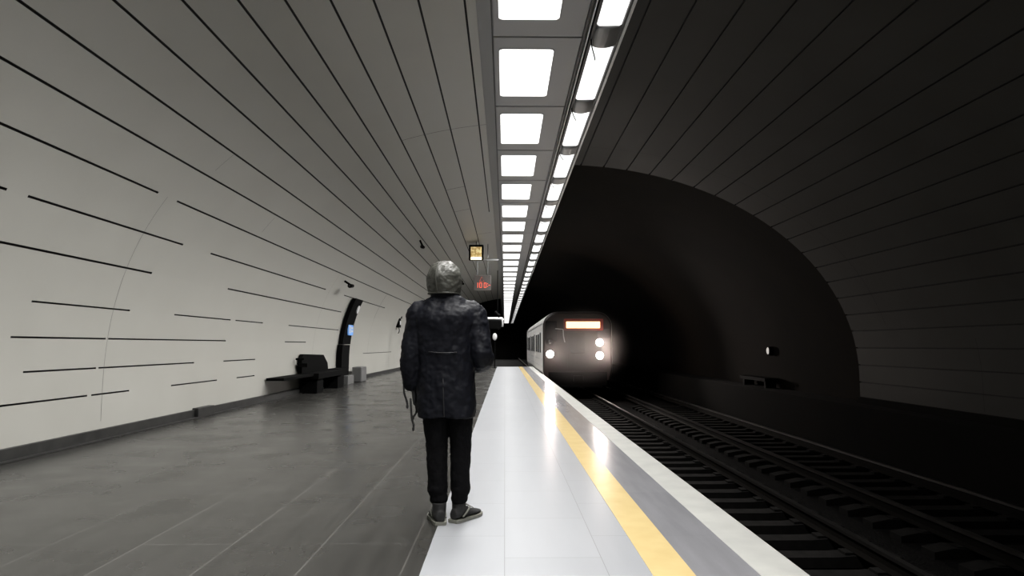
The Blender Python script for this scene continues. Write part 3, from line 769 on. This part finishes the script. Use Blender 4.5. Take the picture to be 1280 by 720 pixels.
# hair fringe under the hood
bm = bmesh.new()
loft_z(bm, [(HZ+.03,HX,HY-.022,.083,.085),(HZ+.07,HX,HY-.01,.078,.092),(HZ+.105,HX,HY-.006,.05,.065),(HZ+.118,HX,HY-.006,.02,.03)], seg=20)
for k in range(9):
    x = HX - .06 + .015*k; tube(bm, [(x,FY-.035,HZ+.09),(x+.006,FY-.008-.5*abs(x-HX)**1.2,HZ+.065),(x+.004,FY-.008-.7*abs(x-HX),HZ+.045)], [.012,.009,.004], seg=6)
remeshed('hair', bm, M['hair'], .005, 1)

# trousers
bm = bmesh.new()
loft_z(bm, [(.74,-.024,0,.165,.10),(.80,-.024,0,.178,.118),(.9,-.024,0,.172,.12),(1.0,-.025,0,.155,.11)], seg=24)
def leg(h, k, a, prof_):
    P, R = [], []
    for z, dx, dy, r, r2 in prof_:
        if z > k[2]: t = (z-k[2])/(h[2]-k[2]); x = k[0]+(h[0]-k[0])*t; y = k[1]+(h[1]-k[1])*t
        else: t = (z-a[2])/(k[2]-a[2]); x = a[0]+(k[0]-a[0])*t; y = a[1]+(k[1]-a[1])*t - .02*math.sin(PI*t)
        P.append((x+dx, y+dy, z)); R.append((r, r2))
    tube(bm, P, R, seg=20, side=(1,0,0), sub=4)
lp = [(.84,.0,0,.088,.11),(.72,-.008,0,.087,.105),(.62,-.006,0,.082,.095),(.52,-.002,0,.076,.083),(.45,.0,0,.072,.078),(.38,-.003,0,.071,.08),(.31,.0,0,.067,.077),(.25,-.004,0,.066,.072),(.215,-.006,0,.068,.074),(.18,-.001,0,.058,.064),(.15,.0,0,.060,.066),(.125,.0,0,.048,.055)]
leg(HIPL, KNL, ANL, lp)
leg(HIPR, KNR, ANR, [(z,-dx,dy,r*.985,r2) for z,dx,dy,r,r2 in lp])
remeshed('trousers', bm, M['trousers'], .006, 2, [(.05,.012,2),(.018,.004,1)])

# coat
bm = bmesh.new()
loft_z(bm, [(.69,-.027,0,.196,.150),(.76,-.03,0,.198,.150),(.88,-.032,0,.198,.148),(1.02,-.036,0,.196,.142),(1.16,-.038,-.004,.200,.142),(1.28,-.038,-.01,.214,.146),(1.355,-.038,-.016,.222,.138),(1.41,-.036,-.018,.205,.118),(1.45,-.036,-.012,.165,.098),(1.487,-.038,-.004,.118,.085),(1.515,-.042,.0,.085,.078)], seg=36, expo=2.5)
tube(bm, [(-.10,-.01,1.385), LSH, (-.245,-.015,1.27), LEL, (-.277,-.02,1.0), LWR], [.075,.083,.078,.072,.066,.056], seg=20, sub=5)
tube(bm, [(.04,-.01,1.395), RSH, (.185,-.035,1.26), REL], [.075,.080,.078,.073], seg=20, sub=5, round_end=True)
tube(bm, [(.20,-.07,1.14), (.222,-.05,1.075), (.20,.05,1.05), RWR], [.066,.074,.066,.056], seg=20, sub=5, round_end=False)
coat = remeshed('coat', bm, M['coat'], .0075, 4, [(.11,.030,2),(.035,.012,2)])
bm = bmesh.new()       # stand collar
loft_z(bm, [(1.495,-.042,.002,.104,.094),(1.525,-.044,.004,.100,.092),(1.56,-.046,.006,.098,.094),(1.578,-.046,.008,.094,.092)], seg=28, expo=2.1)
remeshed('collar', bm, M['coat'], .006, 2, [(.04,.010,1)])
# seams of the coat
def back_line(name, pts, r, m, par):
    bm = bmesh.new(); tube(bm, pts, [r]*len(pts), seg=6); return link(name, bm, m, par, smooth=True)
M['seam'] = mat('coat_seam', (.010,.010,.012), .6)
bm = bmesh.new(); tube(bm, [(-.038,.135,1.46),(-.038,.148,1.3),(-.036,.156,1.1),(-.03,.160,.9),(-.028,.158,.71)], [(.022,.007)]*5, side=(1,0,0), seg=12)
link('front_placket', bm, M['coat'], coat, smooth=True)
back_line('seam', [(-.14,-.142,1.125),(-.04,-.158,1.118),(.05,-.150,1.122)], .004, M['seam'], coat)
back_line('seam', [(-.04,-.146,.95),(-.036,-.156,.82),(-.03,-.156,.70)], .004, M['seam'], coat)
#back_line('hem', [(-.21,-.06,.700),(-.15,-.13,.698),(-.03,-.153,.695),(.10,-.13,.698),(.16,-.06,.700)], .006, M['seam'], coat)
for (a, d, r) in (((LWR[0],LWR[1],LWR[2]), (-.0,.03,-1), .058), ((RWR[0],RWR[1],RWR[2]), (-.2,1,-.1), .057)):
    d = Vector(d).normalized(); a = Vector(a); bm = bmesh.new()
    tube(bm, [a - d*.03, a + d*.006], [(r+.004)]*2, seg=20, sub=1); link('cuff', bm, M['coat'], coat, smooth=True)

# hood with folds, open at the front
bm = bmesh.new()
A = math.radians(-10)
seg, rows = 36, 26
def hood_pt(u, v, r=0.0):
    """u around (0 = back), v up"""
    z = HZ - .115 + .235*v
    w = math.sin(PI*(.16 + .84*min(1, v)))**.42 if v < .999 else 0
    w = (max(0, 1-((v-.42)/.58)**2)**.5 if v > .42 else 1 - .16*((.42-v)/.42)**1.5)
    rx, ry = .126*w - r, .142*w - r
    a = u
    fold = 1 + .035*math.sin(5*a + 2.2*v*3) * (1-v)*1.1 + .03*math.exp(-((a+.35)/.10)**2)
    return Vector((HX + rx*fold*math.sin(a), HY - .008 - ry*fold*math.cos(a), z))
g = []
for j in range(rows+1):
    v = j/rows
    open_a = math.radians(128 - 20*v) if v < .80 else math.radians(112 + 68*(v-.80)/.20)
    g.append([bm.verts.new(hood_pt(-open_a + 2*open_a*k/seg, min(.995, v))) for k in range(seg+1)])
for a, b in zip(g, g[1:]):
    for k in range(seg): bm.faces.new((a[k], a[k+1], b[k+1], b[k]))
hood = link('hood', bm, M['hood'], person, smooth=True)
s = hood.modifiers.new('thick', 'SOLIDIFY'); s.thickness = .012; s.offset = -1
s = hood.modifiers.new('sub', 'SUBSURF'); s.levels = 2; s.render_levels = 2
t = bpy.data.textures.new('hood_folds', 'CLOUDS'); t.noise_scale = .06; t.noise_depth = 2
d = hood.modifiers.new('folds', 'DISPLACE'); d.texture = t; d.strength = .022; d.texture_coords = 'LOCAL'
bm = bmesh.new()
tube(bm, [hood_pt(-.35, v, -.004) for v in (.05,.2,.4,.6,.8,.93)], [.005]*6, seg=8, sub=4)
link('seam', bm, M['hood'], hood, smooth=True)
bm = bmesh.new()
pts = [hood_pt(-2.2 + 4.4*k/18, .02, -.004) for k in range(19)]
tube(bm, pts, [.006]*19, seg=10, sub=2, round_end=True); remeshed_o = link('hood_rim', bm, M['hood'], hood, smooth=True)

# gloves
bm = bmesh.new(); hand(bm, fat=1.14, **LH); tube(bm, [(-.257,.03,.90),(-.254,.037,.86)], [.034,.032], seg=14, sub=1)
remeshed('glove', bm, M['glove'], .0035, 1)
bm = bmesh.new(); hand(bm, fat=1.14, **RH); tube(bm, [(.15,.165,1.03),(.13,.195,1.015)], [.034,.032], seg=14, sub=1)
remeshed('glove', bm, M['glove'], .0035, 1)

# shoes
def shoe(ank, ang, name='shoe'):
    # local: x side, y forward from heel
    ca, sa = math.cos(ang), math.sin(ang)
    def T(x, y, z): return (ank[0] + x*ca + (y-.075)*sa, ank[1] - x*sa + (y-.075)*ca, z)
    prof_ = [(0,.028,.085,0),(.03,.040,.105,0),(.07,.043,.112,0),(.11,.044,.10,0),(.16,.049,.075,.002),(.21,.052,.058,.004),(.255,.044,.048,.004),(.285,.026,.038,.002)]
    bm = bmesh.new(); rings = []
    Y = catmull([(p[0],p[1],p[2]) for p in prof_], 3)
    for p in Y:
        ring = []
        for k in range(16):
            a = 2*PI*k/16; c, s_ = math.cos(a), math.sin(a)
            h = .022 + (p.z-.022)*.5*(1+math.copysign(abs(s_)**.8, s_))
            ring.append(bm.verts.new(T(p.y*math.copysign(abs(c)**.8, c)*(1 if s_ < .3 else .85), p.x, h)))
        rings.append(ring)
    for a, b in zip(rings, rings[1:]):
        for k in range(16): bm.faces.new((a[k], a[(k+1)%16], b[(k+1)%16], b[k]))
    bm.faces.new(rings[0][::-1]); bm.faces.new(rings[-1])
    tube(bm, [T(0,.062,.07), T(0,.062,.135)], [(.046,.05),(.048,.052)], seg=16, sub=1)
    sh = link(name, bm, M['shoe'], person, smooth=True, weld=False)
    r = sh.modifiers.new('remesh', 'REMESH'); r.mode = 'VOXEL'; r.voxel_size = .004; r.use_smooth_shade = True
    q = sh.modifiers.new('smooth', 'SMOOTH'); q.iterations = 3
    bm = bmesh.new(); out = [(-(p.y+.007), p.x) for p in Y] + [((p.y+.007), p.x) for p in Y[::-1]]
    out = [(x, y-.008 if y < .02 else y+.006) for x, y in out]
    A_ = [bm.verts.new(T(x, y, .002)) for x, y in out]; B_ = [bm.verts.new(T(x*1.03, y, .022)) for x, y in out]
    n = len(out)
    for i in range(n): bm.faces.new((A_[i], A_[(i+1)%n], B_[(i+1)%n], B_[i]))
    bm.faces.new(A_[::-1]); bm.faces.new(B_); link('sole', bm, M['sole'], sh)
    bm = bmesh.new()
    for i in range(4): tube(bm, [T(-.022,.135+.022*i,.094-.011*i), T(0,.135+.022*i,.102-.011*i), T(.022,.135+.022*i,.094-.011*i)], [.003]*3, seg=6)
    link('laces', bm, M['sole'], sh)
    bm = bmesh.new(); tube(bm, [T(-.044,.10,.035), T(-.047,.13,.062), T(-.035,.15,.085)], [.004]*3, seg=6); tube(bm, [T(.044,.05,.035), T(.046,.10,.065), T(.035,.14,.088)], [.006]*3, seg=6)
    link('side_stripe', bm, M['sole'], sh)
shoe((-.070,-.035), math.radians(-14)); shoe((.068,.012), math.radians(34))

# dangling straps at the left hand
M['strap'] = mat('black_strap', (.006,.006,.006), .6)
straps = empty('hanging_strap', (-.37,4.55,0), 'thin knotted black straps dangling from the left hand of the hooded person', 'strap')
for pts in ([(-.322,.0,.92),(-.318,-.01,.86),(-.30,.0,.80),(-.296,.0,.765)], [(-.275,.0,.82),(-.268,-.01,.74),(-.262,-.01,.68),(-.25,-.01,.64),(-.252,-.01,.615)], [(-.245,.02,.79),(-.235,.01,.73),(-.255,.0,.69)]):
    bm = bmesh.new(); tube(bm, pts, [(.007,.004)]*len(pts), seg=8)
    ball(bm, pts[-1], (.009,.008,.016), 10); ball(bm, pts[-2], (.009,.008,.010), 10); link('strand', bm, M['strap'], straps, smooth=True)


# ------------------------------------------------------------------ camera, world, view
cam = bpy.data.cameras.new('camera'); cam.lens = FPX/1280*36; cam.sensor_width = 36; cam.clip_end = 300
co = bpy.data.objects.new('camera', cam); COL.objects.link(co); SC.camera = co
co.location = (0, 0, CAMH)
pitch = math.atan((VY-360)/FPX); yaw = -math.atan((640-VX)/FPX)
co.rotation_euler = (PI/2 + pitch, 0, yaw)
wd = bpy.data.worlds.new('world'); SC.world = wd; wd.use_nodes = True
wd.node_tree.nodes['Background'].inputs[0].default_value = (.0,.0,.0,1)
SC.view_settings.view_transform = 'Standard'; SC.view_settings.look = 'None'
SC.view_settings.gamma = 1; SC.view_settings.use_curve_mapping = False
SC.view_settings.exposure = 0.0
SC.cycles.use_denoising = True
SC.cycles.max_bounces = 8; SC.cycles.diffuse_bounces = 1; SC.cycles.caustics_reflective = False
SC.cycles.sample_clamp_indirect = 6
